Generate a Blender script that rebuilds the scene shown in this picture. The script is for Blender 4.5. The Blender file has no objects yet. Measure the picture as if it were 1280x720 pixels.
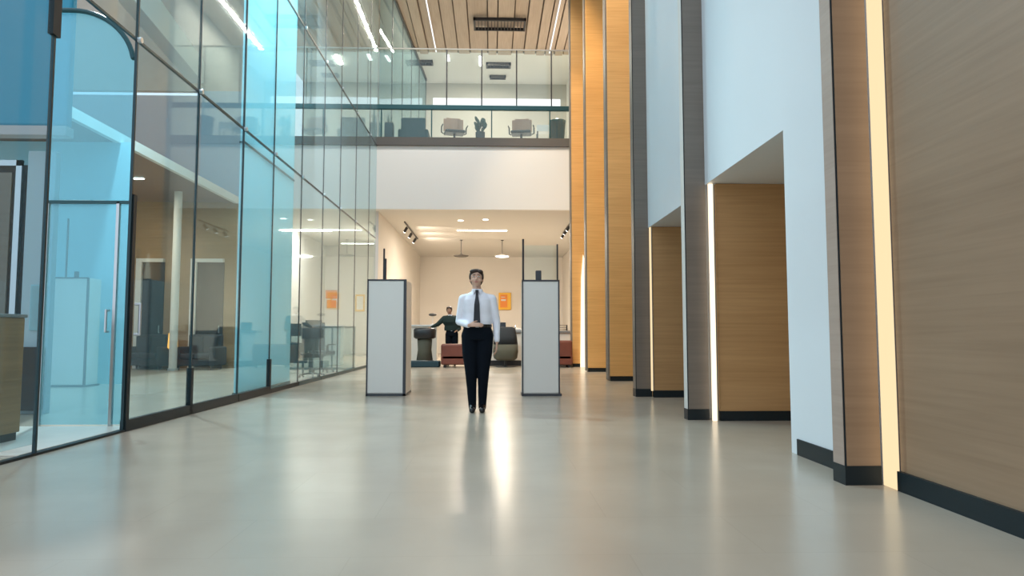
import bpy, bmesh, math, random
from mathutils import Vector, Matrix
random.seed(7)
sc = bpy.context.scene
COL = sc.collection
R = math.radians

# ------------------------------------------------------------------ materials
def mat(name):
    m = bpy.data.materials.new(name); m.use_nodes = True
    nt = m.node_tree; nt.nodes.clear()
    out = nt.nodes.new('ShaderNodeOutputMaterial')
    return m, nt, out

def pbr(name, col, rough=.5, metal=0, emit=None, estr=0, var=0.0, vscale=(3, 3, 3), spec=.5):
    m, nt, out = mat(name)
    p = nt.nodes.new('ShaderNodeBsdfPrincipled'); nt.links.new(p.outputs[0], out.inputs[0])
    p.inputs['Base Color'].default_value = (*col, 1)
    p.inputs['Roughness'].default_value = rough; p.inputs['Metallic'].default_value = metal
    p.inputs['Specular IOR Level'].default_value = spec
    if emit:
        p.inputs['Emission Color'].default_value = (*emit, 1); p.inputs['Emission Strength'].default_value = estr
    if var:
        tc = nt.nodes.new('ShaderNodeTexCoord'); mp = nt.nodes.new('ShaderNodeMapping')
        mp.inputs['Scale'].default_value = vscale
        nz = nt.nodes.new('ShaderNodeTexNoise'); nz.inputs['Scale'].default_value = 1; nz.inputs['Detail'].default_value = 5
        rp = nt.nodes.new('ShaderNodeValToRGB')
        rp.color_ramp.elements[0].position = .3; rp.color_ramp.elements[1].position = .7
        rp.color_ramp.elements[0].color = tuple(c * (1 - var) for c in col) + (1,)
        rp.color_ramp.elements[1].color = tuple(min(1, c * (1 + var)) for c in col) + (1,)
        nt.links.new(tc.outputs['Object'], mp.inputs[0]); nt.links.new(mp.outputs[0], nz.inputs[0])
        nt.links.new(nz.outputs[0], rp.inputs[0]); nt.links.new(rp.outputs[0], p.inputs['Base Color'])
    return m

def wood(name, a, b, rough=.45, horizontal=True, seams=True):
    """wood veneer: fine horizontal grain with wide, faint boards"""
    m, nt, out = mat(name); N, L = nt.nodes, nt.links
    p = N.new('ShaderNodeBsdfPrincipled'); L.new(p.outputs[0], out.inputs[0])
    p.inputs['Roughness'].default_value = rough
    g = N.new('ShaderNodeNewGeometry'); mp = N.new('ShaderNodeMapping')
    mp.inputs['Scale'].default_value = (1.1, 1.1, 34) if horizontal else (34, 1.1, 1.1)
    L.new(g.outputs['Position'], mp.inputs[0])
    n1 = N.new('ShaderNodeTexNoise'); n1.inputs['Scale'].default_value = 1.; n1.inputs['Detail'].default_value = 6; n1.inputs['Distortion'].default_value = .5
    L.new(mp.outputs[0], n1.inputs[0])
    mp2 = N.new('ShaderNodeMapping'); mp2.inputs['Scale'].default_value = (.5, .5, 3.2) if horizontal else (3.2, .5, .5)
    L.new(g.outputs['Position'], mp2.inputs[0])
    n2 = N.new('ShaderNodeTexNoise'); n2.inputs['Scale'].default_value = 1.; n2.inputs['Detail'].default_value = 3
    L.new(mp2.outputs[0], n2.inputs[0])
    mx = N.new('ShaderNodeMath'); mx.operation = 'ADD'
    h1 = N.new('ShaderNodeMath'); h1.operation = 'MULTIPLY'; h1.inputs[1].default_value = .6
    h2 = N.new('ShaderNodeMath'); h2.operation = 'MULTIPLY'; h2.inputs[1].default_value = .4
    L.new(n1.outputs[0], h1.inputs[0]); L.new(n2.outputs[0], h2.inputs[0])
    L.new(h1.outputs[0], mx.inputs[0]); L.new(h2.outputs[0], mx.inputs[1])
    rp = N.new('ShaderNodeValToRGB'); rp.color_ramp.elements[0].position = .34; rp.color_ramp.elements[1].position = .66
    rp.color_ramp.elements[0].color = (*b, 1); rp.color_ramp.elements[1].color = (*a, 1)
    L.new(mx.outputs[0], rp.inputs[0]); L.new(rp.outputs[0], p.inputs['Base Color'])
    return m

def floor_mat():
    m, nt, out = mat('polished_stone_tiles'); N, L = nt.nodes, nt.links
    p = N.new('ShaderNodeBsdfPrincipled'); L.new(p.outputs[0], out.inputs[0])
    g = N.new('ShaderNodeNewGeometry')
    br = N.new('ShaderNodeTexBrick'); br.offset = .5
    br.inputs['Scale'].default_value = 1; br.inputs['Brick Width'].default_value = 1.2; br.inputs['Row Height'].default_value = .6
    br.inputs['Mortar Size'].default_value = .004; br.inputs['Mortar Smooth'].default_value = .6
    br.inputs['Color1'].default_value = (.455, .4, .32, 1); br.inputs['Color2'].default_value = (.442, .39, .312, 1)
    br.inputs['Mortar'].default_value = (.42, .37, .297, 1)
    L.new(g.outputs['Position'], br.inputs[0])
    nz = N.new('ShaderNodeTexNoise'); nz.inputs['Scale'].default_value = 1.3; nz.inputs['Detail'].default_value = 6
    L.new(g.outputs['Position'], nz.inputs[0])
    mx = N.new('ShaderNodeMix'); mx.data_type = 'RGBA'; mx.blend_type = 'OVERLAY'; mx.inputs['Factor'].default_value = .12
    L.new(br.outputs['Color'], mx.inputs['A']); L.new(nz.outputs[0], mx.inputs['B'])
    L.new(mx.outputs['Result'], p.inputs['Base Color'])
    mr = N.new('ShaderNodeMapRange'); mr.inputs['To Min'].default_value = .19; mr.inputs['To Max'].default_value = .28
    L.new(nz.outputs[0], mr.inputs[0]); L.new(mr.outputs[0], p.inputs['Roughness'])
    p.inputs['Specular IOR Level'].default_value = .55
    return m

def glass(name, tint, haze=None, amt=0.0, refl=1.0, rough=.03):
    """thin architectural glass: clear tint, Fresnel reflection, optional diffuse haze imitating soft reflections"""
    m, nt, out = mat(name); N, L = nt.nodes, nt.links
    t = N.new('ShaderNodeBsdfTransparent'); t.inputs[0].default_value = (*tint, 1)
    gl = N.new('ShaderNodeBsdfGlossy'); gl.inputs['Roughness'].default_value = rough
    gl.inputs[0].default_value = (.85, .97, 1, 1)
    base = t
    if haze:  # diffuse colour put into the pane to read as hazy reflection
        d = N.new('ShaderNodeBsdfDiffuse'); d.inputs[0].default_value = (*haze, 1)
        tr = N.new('ShaderNodeBsdfTranslucent'); tr.inputs[0].default_value = (*haze, 1)
        dm = N.new('ShaderNodeMixShader'); dm.inputs[0].default_value = .5
        L.new(d.outputs[0], dm.inputs[1]); L.new(tr.outputs[0], dm.inputs[2])
        hm = N.new('ShaderNodeMixShader'); hm.inputs[0].default_value = amt
        L.new(t.outputs[0], hm.inputs[1]); L.new(dm.outputs[0], hm.inputs[2]); base = hm
    # thin pane: the same reflectance seen from either side
    lw = N.new('ShaderNodeLayerWeight'); lw.inputs[0].default_value = .5
    pw = N.new('ShaderNodeMath'); pw.operation = 'POWER'; pw.inputs[1].default_value = 4.5
    L.new(lw.outputs['Facing'], pw.inputs[0])
    mu = N.new('ShaderNodeMath'); mu.operation = 'MULTIPLY_ADD'; mu.inputs[1].default_value = .8 * refl; mu.inputs[2].default_value = .03 * refl
    L.new(pw.outputs[0], mu.inputs[0])
    mx = N.new('ShaderNodeMixShader'); L.new(mu.outputs[0], mx.inputs[0])
    L.new(base.outputs[0], mx.inputs[1]); L.new(gl.outputs[0], mx.inputs[2]); L.new(mx.outputs[0], out.inputs[0])
    return m

def emis(name, col, s):
    m, nt, out = mat(name)
    e = nt.nodes.new('ShaderNodeEmission'); e.inputs[0].default_value = (*col, 1); e.inputs[1].default_value = s
    nt.links.new(e.outputs[0], out.inputs[0]); return m

M = dict(
    floor=floor_mat(),
    pale_floor=pbr('pale_stone', (.72, .68, .6), .35, var=.05),
    white=pbr('white_paint', (.74, .78, .8), .55, var=.015, vscale=(.6, .6, .6)),
    cream=pbr('cream_paint', (.78, .74, .68), .7, var=.02, vscale=(.5, .5, .5)),
    fascia=pbr('warm_white_paint', (.8, .78, .74), .6),
    ceil=pbr('ceiling_white', (.72, .7, .66), .8),
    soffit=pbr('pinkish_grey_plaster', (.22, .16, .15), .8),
    dusk=pbr('rose_grey_plaster', (.5, .46, .46), .8),
    beige=pbr('beige_plaster', (.55, .47, .38), .8, var=.05),
    greywall=pbr('grey_plaster', (.5, .49, .45), .8),
    bluegrey=pbr('blue_grey_plaster', (.42, .52, .56), .8),
    wood_near=wood('brown_oak_veneer', (.34, .222, .135), (.275, .176, .104)),
    wood_col=wood('column_oak_veneer', (.35, .23, .142), (.285, .183, .11)),
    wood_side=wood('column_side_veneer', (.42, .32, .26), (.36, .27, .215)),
    wood_rec=wood('recess_oak_veneer', (.58, .34, .15), (.47, .265, .11)),
    wood_far=wood('honey_oak_veneer', (.74, .42, .15), (.6, .32, .1)),
    wood_grey=wood('grey_oak_veneer', (.2, .17, .14), (.16, .135, .11)),
    wood_int=wood('interior_oak_veneer', (.36, .22, .1), (.27, .16, .07)),
    slat=wood('ceiling_slat_wood', (.48, .38, .29), (.38, .29, .215), horizontal=False),
    slatgap=pbr('slat_gap_brown', (.2, .16, .13), .8),
    plinth=pbr('dark_teal_plinth', (.01, .018, .022), .45, spec=.3),
    frame=pbr('dark_teal_metal', (.02, .05, .06), .35, .4),
    teal=pbr('teal_rail_metal', (.02, .08, .09), .35, .3),
    slab=pbr('dark_taupe_metal', (.1, .09, .08), .5),
    steel=pbr('brushed_steel', (.55, .58, .6), .3, .9),
    darksteel=pbr('dark_steel', (.06, .06, .065), .4, .6),
    black=pbr('black_plastic', (.015, .015, .017), .4),
    led=emis('warm_led', (1, .76, .45), .74),
    led2=emis('warm_led_bright', (1, .8, .56), 1.2),
    lamp=emis('lamp_glow', (1, .95, .86), 6),
    cove=emis('cove_glow', (1, .96, .95), 1.1),
    gate=pbr('white_cabinet_enamel', (.88, .84, .77), .35),
    gate_side=pbr('pale_grey_enamel', (.82, .79, .73), .4),
    gate_edge=pbr('dark_grey_trim', (.05, .055, .065), .4),
    sink=pbr('cyan_painted_panel', (.25, .62, .72), .5),
    g_clear=glass('clear_glass', (.93, .98, .98)),
    g_far=glass('pale_blue_glass', (.93, .985, .99), (.7, .88, .92), .1, refl=.8),
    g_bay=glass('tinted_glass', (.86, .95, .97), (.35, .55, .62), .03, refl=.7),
    g_blue=glass('deep_blue_glass', (.22, .74, .88), (.04, .42, .6), .42),
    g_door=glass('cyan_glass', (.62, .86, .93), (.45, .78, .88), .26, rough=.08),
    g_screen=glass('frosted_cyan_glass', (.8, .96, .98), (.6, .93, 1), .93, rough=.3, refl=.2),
    g_teal=glass('teal_balustrade_glass', (.8, .9, .9), (.35, .45, .47), .25, refl=.7),
    g_rail=glass('balustrade_glass', (.94, .985, .98), (.6, .7, .7), .04),
    skin=pbr('skin', (.62, .38, .27), .5), skin2=pbr('skin_darker', (.4, .22, .14), .5),
    lips=pbr('lips', (.45, .16, .13), .5), eye=pbr('dark_iris', (.03, .02, .015), .3), eyew=pbr('eye_white', (.8, .78, .74), .3),
    shirt=pbr('white_cotton', (.88, .89, .95), .85, var=.04, vscale=(14, 14, 14)),
    navy=pbr('dark_navy_wool', (.003, .006, .011), .9, spec=.15), tie=pbr('black_silk', (.01, .012, .018), .45),
    hair=pbr('dark_brown_hair', (.03, .016, .01), .5), shoe=pbr('black_leather_shoes', (.008, .008, .009), .25),
    green=pbr('dark_green_cloth', (.006, .024, .022), .85),
    redleather=pbr('red_brown_leather', (.16, .045, .028), .45, var=.15), darkleather=pbr('dark_leather', (.018, .017, .018), .4),
    olive=pbr('olive_grey_fabric', (.09, .088, .065), .85), taupe=pbr('taupe_fabric', (.38, .25, .19), .85),
    charcoal=pbr('charcoal_fabric', (.025, .03, .036), .85), tealfab=pbr('dark_teal_fabric', (.02, .05, .065), .8),
    desk=pbr('pale_desk_laminate', (.72, .69, .63), .4), top=pbr('grey_stone_counter', (.24, .25, .25), .3),
    orange=pbr('orange_sign_face', (.85, .25, .012), .4),
    yellow=pbr('yellow_sign_edge', (.9, .48, .02), .4),
    amber=emis('amber_lamp_shade', (1, .45, .08), 1.2),
    leaf=pbr('dark_leaf', (.03, .07, .06), .6), pot=pbr('white_pot', (.7, .7, .68), .4),
    palecyan=pbr('pale_cyan_paint', (.45, .74, .82), .6), bluepaint=pbr('cyan_blue_paint', (.02, .27, .4), .4), screen=pbr('dark_screen', (.01, .013, .016), .15), whiteplastic=pbr('white_plastic', (.75, .76, .76), .4),
)

# ------------------------------------------------------------------ mesh building
class MB:
    def __init__(s): s.bm = bmesh.new()
    def box(s, x0, x1, y0, y1, z0, z1, bev=0, seg=2):
        b = bmesh.new(); bmesh.ops.create_cube(b, size=1)
        for v in b.verts:
            v.co = Vector(((x0 + x1) / 2 + v.co.x * (x1 - x0), (y0 + y1) / 2 + v.co.y * (y1 - y0), (z0 + z1) / 2 + v.co.z * (z1 - z0)))
        if bev:
            bmesh.ops.bevel(b, geom=b.edges[:], offset=bev, segments=seg, profile=.5, affect='EDGES')
        s._merge(b); return s
    def _merge(s, b, mx=None):
        me = bpy.data.meshes.new('t'); b.to_mesh(me); b.free()
        if mx is not None: me.transform(mx)
        s.bm.from_mesh(me); bpy.data.meshes.remove(me)
    def tube(s, p0, p1, r0, r1=None, seg=14, caps=True):
        r1 = r0 if r1 is None else r1
        p0, p1 = Vector(p0), Vector(p1); d = p1 - p0
        b = bmesh.new(); bmesh.ops.create_cone(b, cap_ends=caps, segments=seg, radius1=r0, radius2=r1, depth=d.length)
        s._merge(b, Matrix.Translation((p0 + p1) / 2) @ d.to_track_quat('Z', 'Y').to_matrix().to_4x4()); return s
    def path(s, pts, r, seg=10):
        for i, (a, b) in enumerate(zip(pts, pts[1:])):
            s.tube(a, b, r, seg=seg)
            if i: s.ball(a, r, seg=seg)
        return s
    def ball(s, c, r, seg=14, rot=None):
        if not hasattr(r, '__len__'): r = (r, r, r)
        b = bmesh.new(); bmesh.ops.create_uvsphere(b, u_segments=seg, v_segments=max(6, seg // 2 + 2), radius=1)
        m = Matrix.Translation(c)
        if rot is not None: m = m @ rot.to_4x4()
        s._merge(b, m @ Matrix.Diagonal((*r, 1))); return s
    def cap(s, p0, p1, r0, r1=None, seg=14):
        r1 = r0 if r1 is None else r1
        s.tube(p0, p1, r0, r1, seg); s.ball(p0, r0, seg); s.ball(p1, r1, seg); return s
    def chain(s, pts, rs, seg=14):
        for i in range(len(pts) - 1): s.cap(pts[i], pts[i + 1], rs[i], rs[i + 1], seg)
        return s
    def lathe(s, prof, c=(0, 0, 0), seg=28):
        rings = []
        for r, z in prof:
            rings.append([s.bm.verts.new((c[0] + r * math.cos(2 * math.pi * k / seg), c[1] + r * math.sin(2 * math.pi * k / seg), c[2] + z)) for k in range(seg)])
        for a, b in zip(rings, rings[1:]):
            for k in range(seg): s.bm.faces.new((a[k], a[(k + 1) % seg], b[(k + 1) % seg], b[k]))
        s.bm.faces.new(rings[0][::-1]); s.bm.faces.new(rings[-1]); return s
    def loft(s, rings, seg=28, p=2.0):
        """rings: (cx, cy, cz, rx, ry) stacked superellipses"""
        rr = []
        for cx, cy, cz, rx, ry in rings:
            l = []
            for k in range(seg):
                a = 2 * math.pi * k / seg; c_, s_ = math.cos(a), math.sin(a)
                l.append(s.bm.verts.new((cx + rx * math.copysign(abs(c_) ** (2 / p), c_), cy + ry * math.copysign(abs(s_) ** (2 / p), s_), cz)))
            rr.append(l)
        for a, b in zip(rr, rr[1:]):
            for k in range(seg): s.bm.faces.new((a[k], a[(k + 1) % seg], b[(k + 1) % seg], b[k]))
        s.bm.faces.new(rr[0][::-1]); s.bm.faces.new(rr[-1]); return s
    def prism(s, pts, d0, d1, axis='Y'):
        """polygon pts extruded from d0 to d1 along axis (pts are the other two coordinates in order)"""
        def P(a, b, d): return {'Y': (a, d, b), 'X': (d, a, b), 'Z': (a, b, d)}[axis]
        lo = [s.bm.verts.new(P(a, b, d0)) for a, b in pts]; hi = [s.bm.verts.new(P(a, b, d1)) for a, b in pts]
        n = len(pts)
        for i in range(n): s.bm.faces.new((lo[i], lo[(i + 1) % n], hi[(i + 1) % n], hi[i]))
        s.bm.faces.new(lo[::-1]); s.bm.faces.new(hi); return s
    def build(s, name, m, parent=None, smooth=False, origin=None, remesh=None, sm_it=4):
        bmesh.ops.recalc_face_normals(s.bm, faces=s.bm.faces[:])
        me = bpy.data.meshes.new(name); s.bm.to_mesh(me); s.bm.free()
        ms = m if isinstance(m, (list, tuple)) else [m]
        for k in ms: me.materials.append(M[k])
        if remesh:
            tmp = bpy.data.objects.new('tmp', me); COL.objects.link(tmp)
            rm = tmp.modifiers.new('r', 'REMESH'); rm.mode = 'VOXEL'; rm.voxel_size = remesh
            if sm_it:
                sm = tmp.modifiers.new('s', 'SMOOTH'); sm.iterations = sm_it; sm.factor = .5
            dg = bpy.context.evaluated_depsgraph_get(); dg.update()
            me2 = bpy.data.meshes.new_from_object(tmp.evaluated_get(dg)); bpy.data.objects.remove(tmp)
            me = me2; me.name = name; me.materials.clear()
            for k in ms: me.materials.append(M[k])
            smooth = True
        vs = [v.co for v in me.vertices]
        if origin is None:
            if parent is None or True:
                origin = Vector(((min(v.x for v in vs) + max(v.x for v in vs)) / 2, (min(v.y for v in vs) + max(v.y for v in vs)) / 2, min(v.z for v in vs)))
        origin = Vector(origin)
        me.transform(Matrix.Translation(-origin))
        if smooth:
            for p in me.polygons: p.use_smooth = True
        o = bpy.data.objects.new(name, me); COL.objects.link(o); o.location = origin
        if parent is not None:
            o.parent = parent
            if parent.type == 'MESH': o.location = origin - Vector(parent.get('_o', (0, 0, 0)))
        o['_o'] = list(origin)
        return o

def tag(o, label=None, cat=None, group=None, kind=None):
    if label: o['label'] = label
    if cat: o['category'] = cat
    if group: o['group'] = group
    if kind: o['kind'] = kind
    return o
def thing(name, label, cat, loc=(0, 0, 0), rz=0, group=None, kind=None):
    o = bpy.data.objects.new(name, None); COL.objects.link(o); o.location = loc; o.rotation_euler = (0, 0, rz)
    o.empty_display_size = .1
    return tag(o, label, cat, group, kind)
def struct(mb, name, m, label=None, cat=None):
    o = mb.build(name, m); tag(o, label, cat, None, 'structure'); return o
def copy_tree(o, parent=None):
    c = o.copy(); COL.objects.link(c)
    if parent is not None: c.parent = parent
    for ch in [x for x in bpy.data.objects if x.parent == o]: copy_tree(ch, c)
    return c

# ================================================================== SETTING
ZC = 13.0            # height of the atrium ceiling
ZS = 4.85            # underside of the mezzanine
GX = -3.6            # plane of the glass facade
WX = 2.43            # plane of the white right wall

struct(MB().box(-17, 5, -6, 34.5, -.2, 0), 'floor', 'floor', 'polished warm grey stone floor of the lobby', 'floor')
struct(MB().box(-5.2, -3.68, 5.5, 7.18, .001, .012), 'trim_1', 'pale_floor', 'pale stone threshold slab inside the glass entrance', 'threshold')

# ---- right side: near wood wall, white wall with two openings
struct(MB().box(2.5, 2.9, -6, 4.14, 0, 6.6), 'wall_right', 'wood_near', 'large brown oak veneer wall at the near right', 'wall')
struct(MB().box(2.475, 2.5, -6, 4.14, 0, .118), 'baseboard_right', 'plinth', 'dark baseboard under the large near oak wall', 'baseboard')
w = MB()
w.box(WX, WX + .25, 4.45, 5.5, 0, 2.65).box(WX, WX + .25, 4.45, 7.58, 2.65, 7.6).box(WX + .25, 3.6, 5.3, 7.62, 2.65, 2.8)
struct(w, 'wall_right_white', 'white', 'cool white wall above and before the nearer opening', 'wall')
struct(MB().box(WX - .012, WX, 4.45, 5.38, 0, .125), 'baseboard_right_white', 'plinth', 'dark baseboard below the cool white wall', 'baseboard')
w = MB()
w.box(WX, WX + .25, 7.72, 8.3, 0, 2.6).box(WX, WX + .25, 7.72, 10.4, 2.6, 8.6).box(WX + .25, 3.6, 8.1, 10.45, 2.6, 2.75)
struct(w, 'wall_right_far', 'white', 'cool white wall above the farther opening', 'wall')
struct(MB().box(WX - .012, WX, 7.73, 8.3, 0, .12), 'baseboard_right_far', 'plinth', 'dark baseboard before the farther opening', 'baseboard')
# recess back walls and side returns
struct(MB().box(3.6, 3.75, 4.2, 10.5, 0, 2.9), 'wall_recess', 'wood_rec', 'oak lining at the back of the two openings', 'wall')
struct(MB().box(WX + .12, 3.6, 5.3, 5.45, 0, 2.65), 'wall_recess_near', 'wood_rec', 'oak near jamb of the nearer opening', 'wall')
struct(MB().box(WX + .12, 3.6, 8.1, 8.25, 0, 2.6), 'wall_recess_middle', 'wood_rec', 'oak near jamb of the farther opening', 'wall')
for nm, y0, x0, h, lab in (('wood_panel', 7.5, 2.53, 2.648, 'honey oak panel with dark plinth filling the nearer opening'),
                        ('wood_panel', 10.28, 2.46, 2.598, 'honey oak panel with dark plinth filling the farther opening')):
    t = thing(nm, lab, 'wall panel', (x0 + .53, y0, 0), group=None)
    a = x0 - (x0 + .53)
    MB().box(a, 3.598 - x0 - .53, 0, .1, .105, h, .003).build('panel', 'wood_rec', t)
    MB().box(a, 3.598 - x0 - .53, -.008, .09, 0, .105).build('plinth', 'plinth', t)

def column(y0, y1, x0, x1, top, m, lab, strip, stop, plinth=.12, side='wood_side'):
    cx, cy = (x0 + x1) / 2, y0
    t = thing('wood_column', lab, 'column', (cx, cy, 0))
    a, b, d = x0 - cx, x1 - cx, y1 - y0
    MB().box(a + .012, b, 0, d, plinth, top).build('shaft', m, t)
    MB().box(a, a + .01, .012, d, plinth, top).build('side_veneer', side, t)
    MB().box(a + .003, a + .013, .006, .02, plinth, top).build('shadow_groove', 'plinth', t)
    MB().box(a - .004, b, -.006, d, 0, plinth).build('plinth', 'plinth', t)
    if strip:
        sx0, sx1, sy0, sy1 = strip
        tag(MB().box(sx0, sx1, sy0, sy1, .002, stop, .004).build('light_strip', 'led', None), 'tall glowing warm light strip ' + lab.split('|')[-1] if 0 else None)
    return t
column(4.3, 4.45, 2.24, 2.47, 6.6, 'wood_col', 'nearest projecting oak column, with dark plinth beside the widest light strip', None, 0)
column(7.58, 7.72, 2.19, 2.43, 7.6, 'wood_grey', 'grey brown oak column between the two white walls', None, 0, side='cream')
column(10.4, 10.6, 2.21, 2.46, 9.5, 'wood_grey', 'dark grey oak column just before the honey oak blades', None, 0, side='wood_grey')
def strip(x0, x1, y0, y1, z0, z1, m, lab, body=None):
    t = thing('light_strip', lab, 'light strip', ((x0 + x1) / 2, (y0 + y1) / 2, z0))
    w_, d_ = (x1 - x0) / 2, (y1 - y0) / 2
    MB().box(-w_, w_, -d_, d_, 0, z1 - z0, .003).build('diffuser', m, t)
    MB().box(w_, w_ + .015, -d_, d_, 0, z1 - z0).build('channel', 'steel', t)
    return t
strip(2.475, 2.495, 4.145, 4.29, .002, 6.6, 'led', 'widest warm glowing vertical strip beside the near oak wall')
strip(2.435, 2.485, 7.47, 7.5, .002, 2.64, 'led2', 'thin warm glowing strip between grey brown column and oak panel')
strip(2.42, 2.445, 10.27, 10.3, .1, 2.59, 'led', 'hairline warm strip at the dark grey column by farther opening')

# honey oak blades
for y, x0, top, lab in ((13.85, 2.42, ZC, 'nearest and widest of the tall honey oak blade walls'), (17.3, 2.46, ZC, 'middle one of the tall honey oak blade walls'),
                       (19.9, 2.38, ZC, 'farthest tall honey oak blade wall, next to the mezzanine')):
    t = thing('oak_blade_wall', lab, 'wall panel', (3.0, y, 0), group=None)
    MB().box(x0 - 3, .6, 0, .32, .1, top - .01, .006).build('panel', 'wood_far', t)
    MB().box(x0 - 3 + .02, .6, .03, .3, 0, .1).build('plinth', 'plinth', t)
    MB().box(x0 - 3 - .035, x0 - 3, .03, .3, .02, top - .01).build('edge_trim', 'wood_grey', t)
struct(MB().box(3.6, 3.75, 10.5, 21.3, 0, ZC), 'wall_right_back', 'wood_far', 'oak wall behind the honey oak blades', 'wall')
t = thing('light_strip', 'short warm strip with its spreading glow modelled as a taper on the farthest oak blade', 'light strip', (2.7, 19.86, 0))
MB().prism([(-.1, 0), (.14, 0), (.13, 2.3), (.06, 3.1), (0.0, 3.3), (-.06, 2.6)], -.015, .015).build('diffuser', 'led2', t)  # upper taper is the spread of its light, built into the shape
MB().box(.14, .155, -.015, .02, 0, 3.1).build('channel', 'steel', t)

# ---- mezzanine and rooms at the far end
struct(MB().box(-9, 3.6, 21.3, 34.4, ZS, ZS + .25), 'ceiling_lower', 'ceil', 'white ceiling of the room below the mezzanine', 'ceiling')
struct(MB().box(-9, 3.6, 21.1, 21.3, ZS, 6.86), 'wall_mezzanine', 'fascia', 'broad white front of the mezzanine', 'wall')
struct(MB().box(-9, 3.6, 21.02, 21.4, 6.86, 7.12), 'trim_2', 'slab', 'dark taupe edge beam on top of the mezzanine front', 'edge beam')
struct(MB().box(-9, 3.6, 21.4, 32, 6.9, 7.12), 'floor_mezzanine', 'ceil', 'upper floor of the mezzanine', 'floor')
struct(MB().box(-9, 3.75, 32, 32.2, 7.12, ZC), 'wall_mezzanine_back', 'greywall', 'grey back wall of the upper floor', 'wall')
struct(MB().box(3.6, 3.75, 21.3, 34.4, 0, ZC), 'wall_end_right', 'cream', 'cream right wall of the far rooms', 'wall')
struct(MB().box(-9, 3.75, 34.2, 34.4, 0, ZS), 'wall_back', 'cream', 'cream back wall of the lower room', 'wall')
struct(MB().box(-3.72, -3.58, 21.5, 34.2, 0, ZS), 'wall_end_left', 'cream', 'cream left wall of the lower room', 'wall')
struct(MB().box(-9, 3.75, 28.4, 32.2, ZC - .02, ZC + .2), 'ceiling_white', 'ceil', 'white ceiling above the back of the upper floor', 'ceiling')
w = MB(); w.box(-9, 3.75, 16, 28.4, ZC + .06, ZC + .2)
struct(w, 'ceiling', 'slatgap', 'dark ceiling deck above the wooden slats', 'ceiling')
w = MB(); x = -8.9
while x < 3.6:
    wd = random.choice([.34, .46, .58, .7]); w.box(x, min(x + wd, 3.74), 16, 28.4, ZC - .02 - random.choice([0, .04, .08]), ZC + .06); x += wd + .05
struct(w, 'ceiling_slats', 'slat', 'wooden slat ceiling running away from the camera', 'ceiling')
# sun-bright cove on back wall of the mezzanine
t = thing('cove_light', 'long glowing white cove light high on the upper back wall', 'cove light', (.4, 31.97, 11.88))
MB().box(-3.2, 2.9, -.03, .02, 0, .36, .01).build('diffuser', 'cove', t); MB().box(-3.25, 2.95, -.05, .02, -.05, 0).build('housing', 'slab', t)

# mezzanine balustrade: glass panels, posts, teal rail, thin rods up to a header
t = thing('balustrade', 'glass balustrade with dark teal handrail along the mezzanine edge', 'railing', (-2.7, 21.2, 7.12))
MB().box(-6.2, 5.95, -.05, .05, .93, 1.09, .02).build('handrail', 'teal', t)
xs = [-6.2, -4.4, -2.6, -.78 + .0, .8, 2.7, 4.55, 5.95]
for a, b in zip(xs, xs[1:]):
    MB().box(a + .02, b - .02, -.008, .008, .0, .93).build('glass_panel', 'g_rail', t)
for a in xs[1:-1]:
    MB().box(a - .018, a + .018, -.03, .03, 0, .93).build('post', 'teal', t)
t = thing('glass_screen', 'tall frameless glass screen with thin dark rods above the handrail', 'glass screen', (-2.7, 21.35, 8.22))
for px in (-6.0, -4.6, -3.2, -1.75 + .5 - .0, 1.28 - .02, 2.38, 3.5, 4.62):
    MB().tube((px, 0, 0), (px, 0, 1.86), .022).build('rod', 'darksteel', t)
MB().box(-6.2, 6.28, -.02, .02, 1.86, 1.9).build('header', 'greywall', t)
MB().box(-6.2, 6.28, .03, .042, 0, 1.86).build('glass_pane', 'g_clear', t)

# ---- left interior behind the facade, partly built in place of glass reflections
struct(MB().box(-12.5, -7.3, 19.6, 19.8, 0, ZS - .1), 'wall_left_lower', 'wood_int', 'oak wall of the lounge behind the glass', 'wall')
struct(MB().box(-7.45, -7.3, 19.8, 30.2, 0, ZS), 'wall_left_return', 'cream', 'cream return wall behind the cyan reflection screen', 'wall')
struct(MB().box(-7.3, -3.72, 30, 30.2, 0, ZS), 'wall_left_back', 'cream', 'cream wall at the back of the glazed office', 'wall')
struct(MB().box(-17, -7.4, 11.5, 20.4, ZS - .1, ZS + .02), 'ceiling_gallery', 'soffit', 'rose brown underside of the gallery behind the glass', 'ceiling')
struct(MB().box(-7.4, -7.3, 11.5, 20.4, ZS - .14, ZS + .06), 'trim_3', 'fascia', 'white edge of the gallery slab', 'edge trim')
struct(MB().box(-17, -8.75, 20.4, 20.6, ZS, 8.15), 'wall_gallery', 'dusk', 'rose grey wall above the gallery slab', 'wall')
struct(MB().box(-8.75, -6.9, 20.4, 20.6, ZS, 8.3), 'wall_gallery_right', 'bluegrey', 'blue grey wall above the gallery slab', 'wall')
struct(MB().box(-17, -6.9, 20.42, 20.6, 8.3, ZC), 'wall_gallery_upper', 'beige', 'beige wall high behind the glass, standing in for a reflected facade', 'wall')
struct(MB().box(-17, -16.8, 4, 20.4, 0, ZC), 'wall_left', 'bluegrey', 'blue grey wall at the far side of the glazed hall', 'wall')
# sloping white bar high behind the near bays, a reflection built as solid
tag(MB().prism([(12.0, 9.4), (19.9, 8.35), (19.9, 9.0), (12.0, 10.5)], -8.9, -8.5, 'X').build('reflection_bar', 'fascia'), 'thick white sloping bar standing in for a reflection high in the glass facade', 'beam')

struct(MB().box(-10.2, -7.1, 13.4, 13.5, 0, ZS - .12), 'wall_entrance', 'palecyan', 'pale cyan backdrop wall added behind the gate cabinet seen through the entrance', 'wall')  # added backdrop that keeps the view through the entrance glass bright
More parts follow.
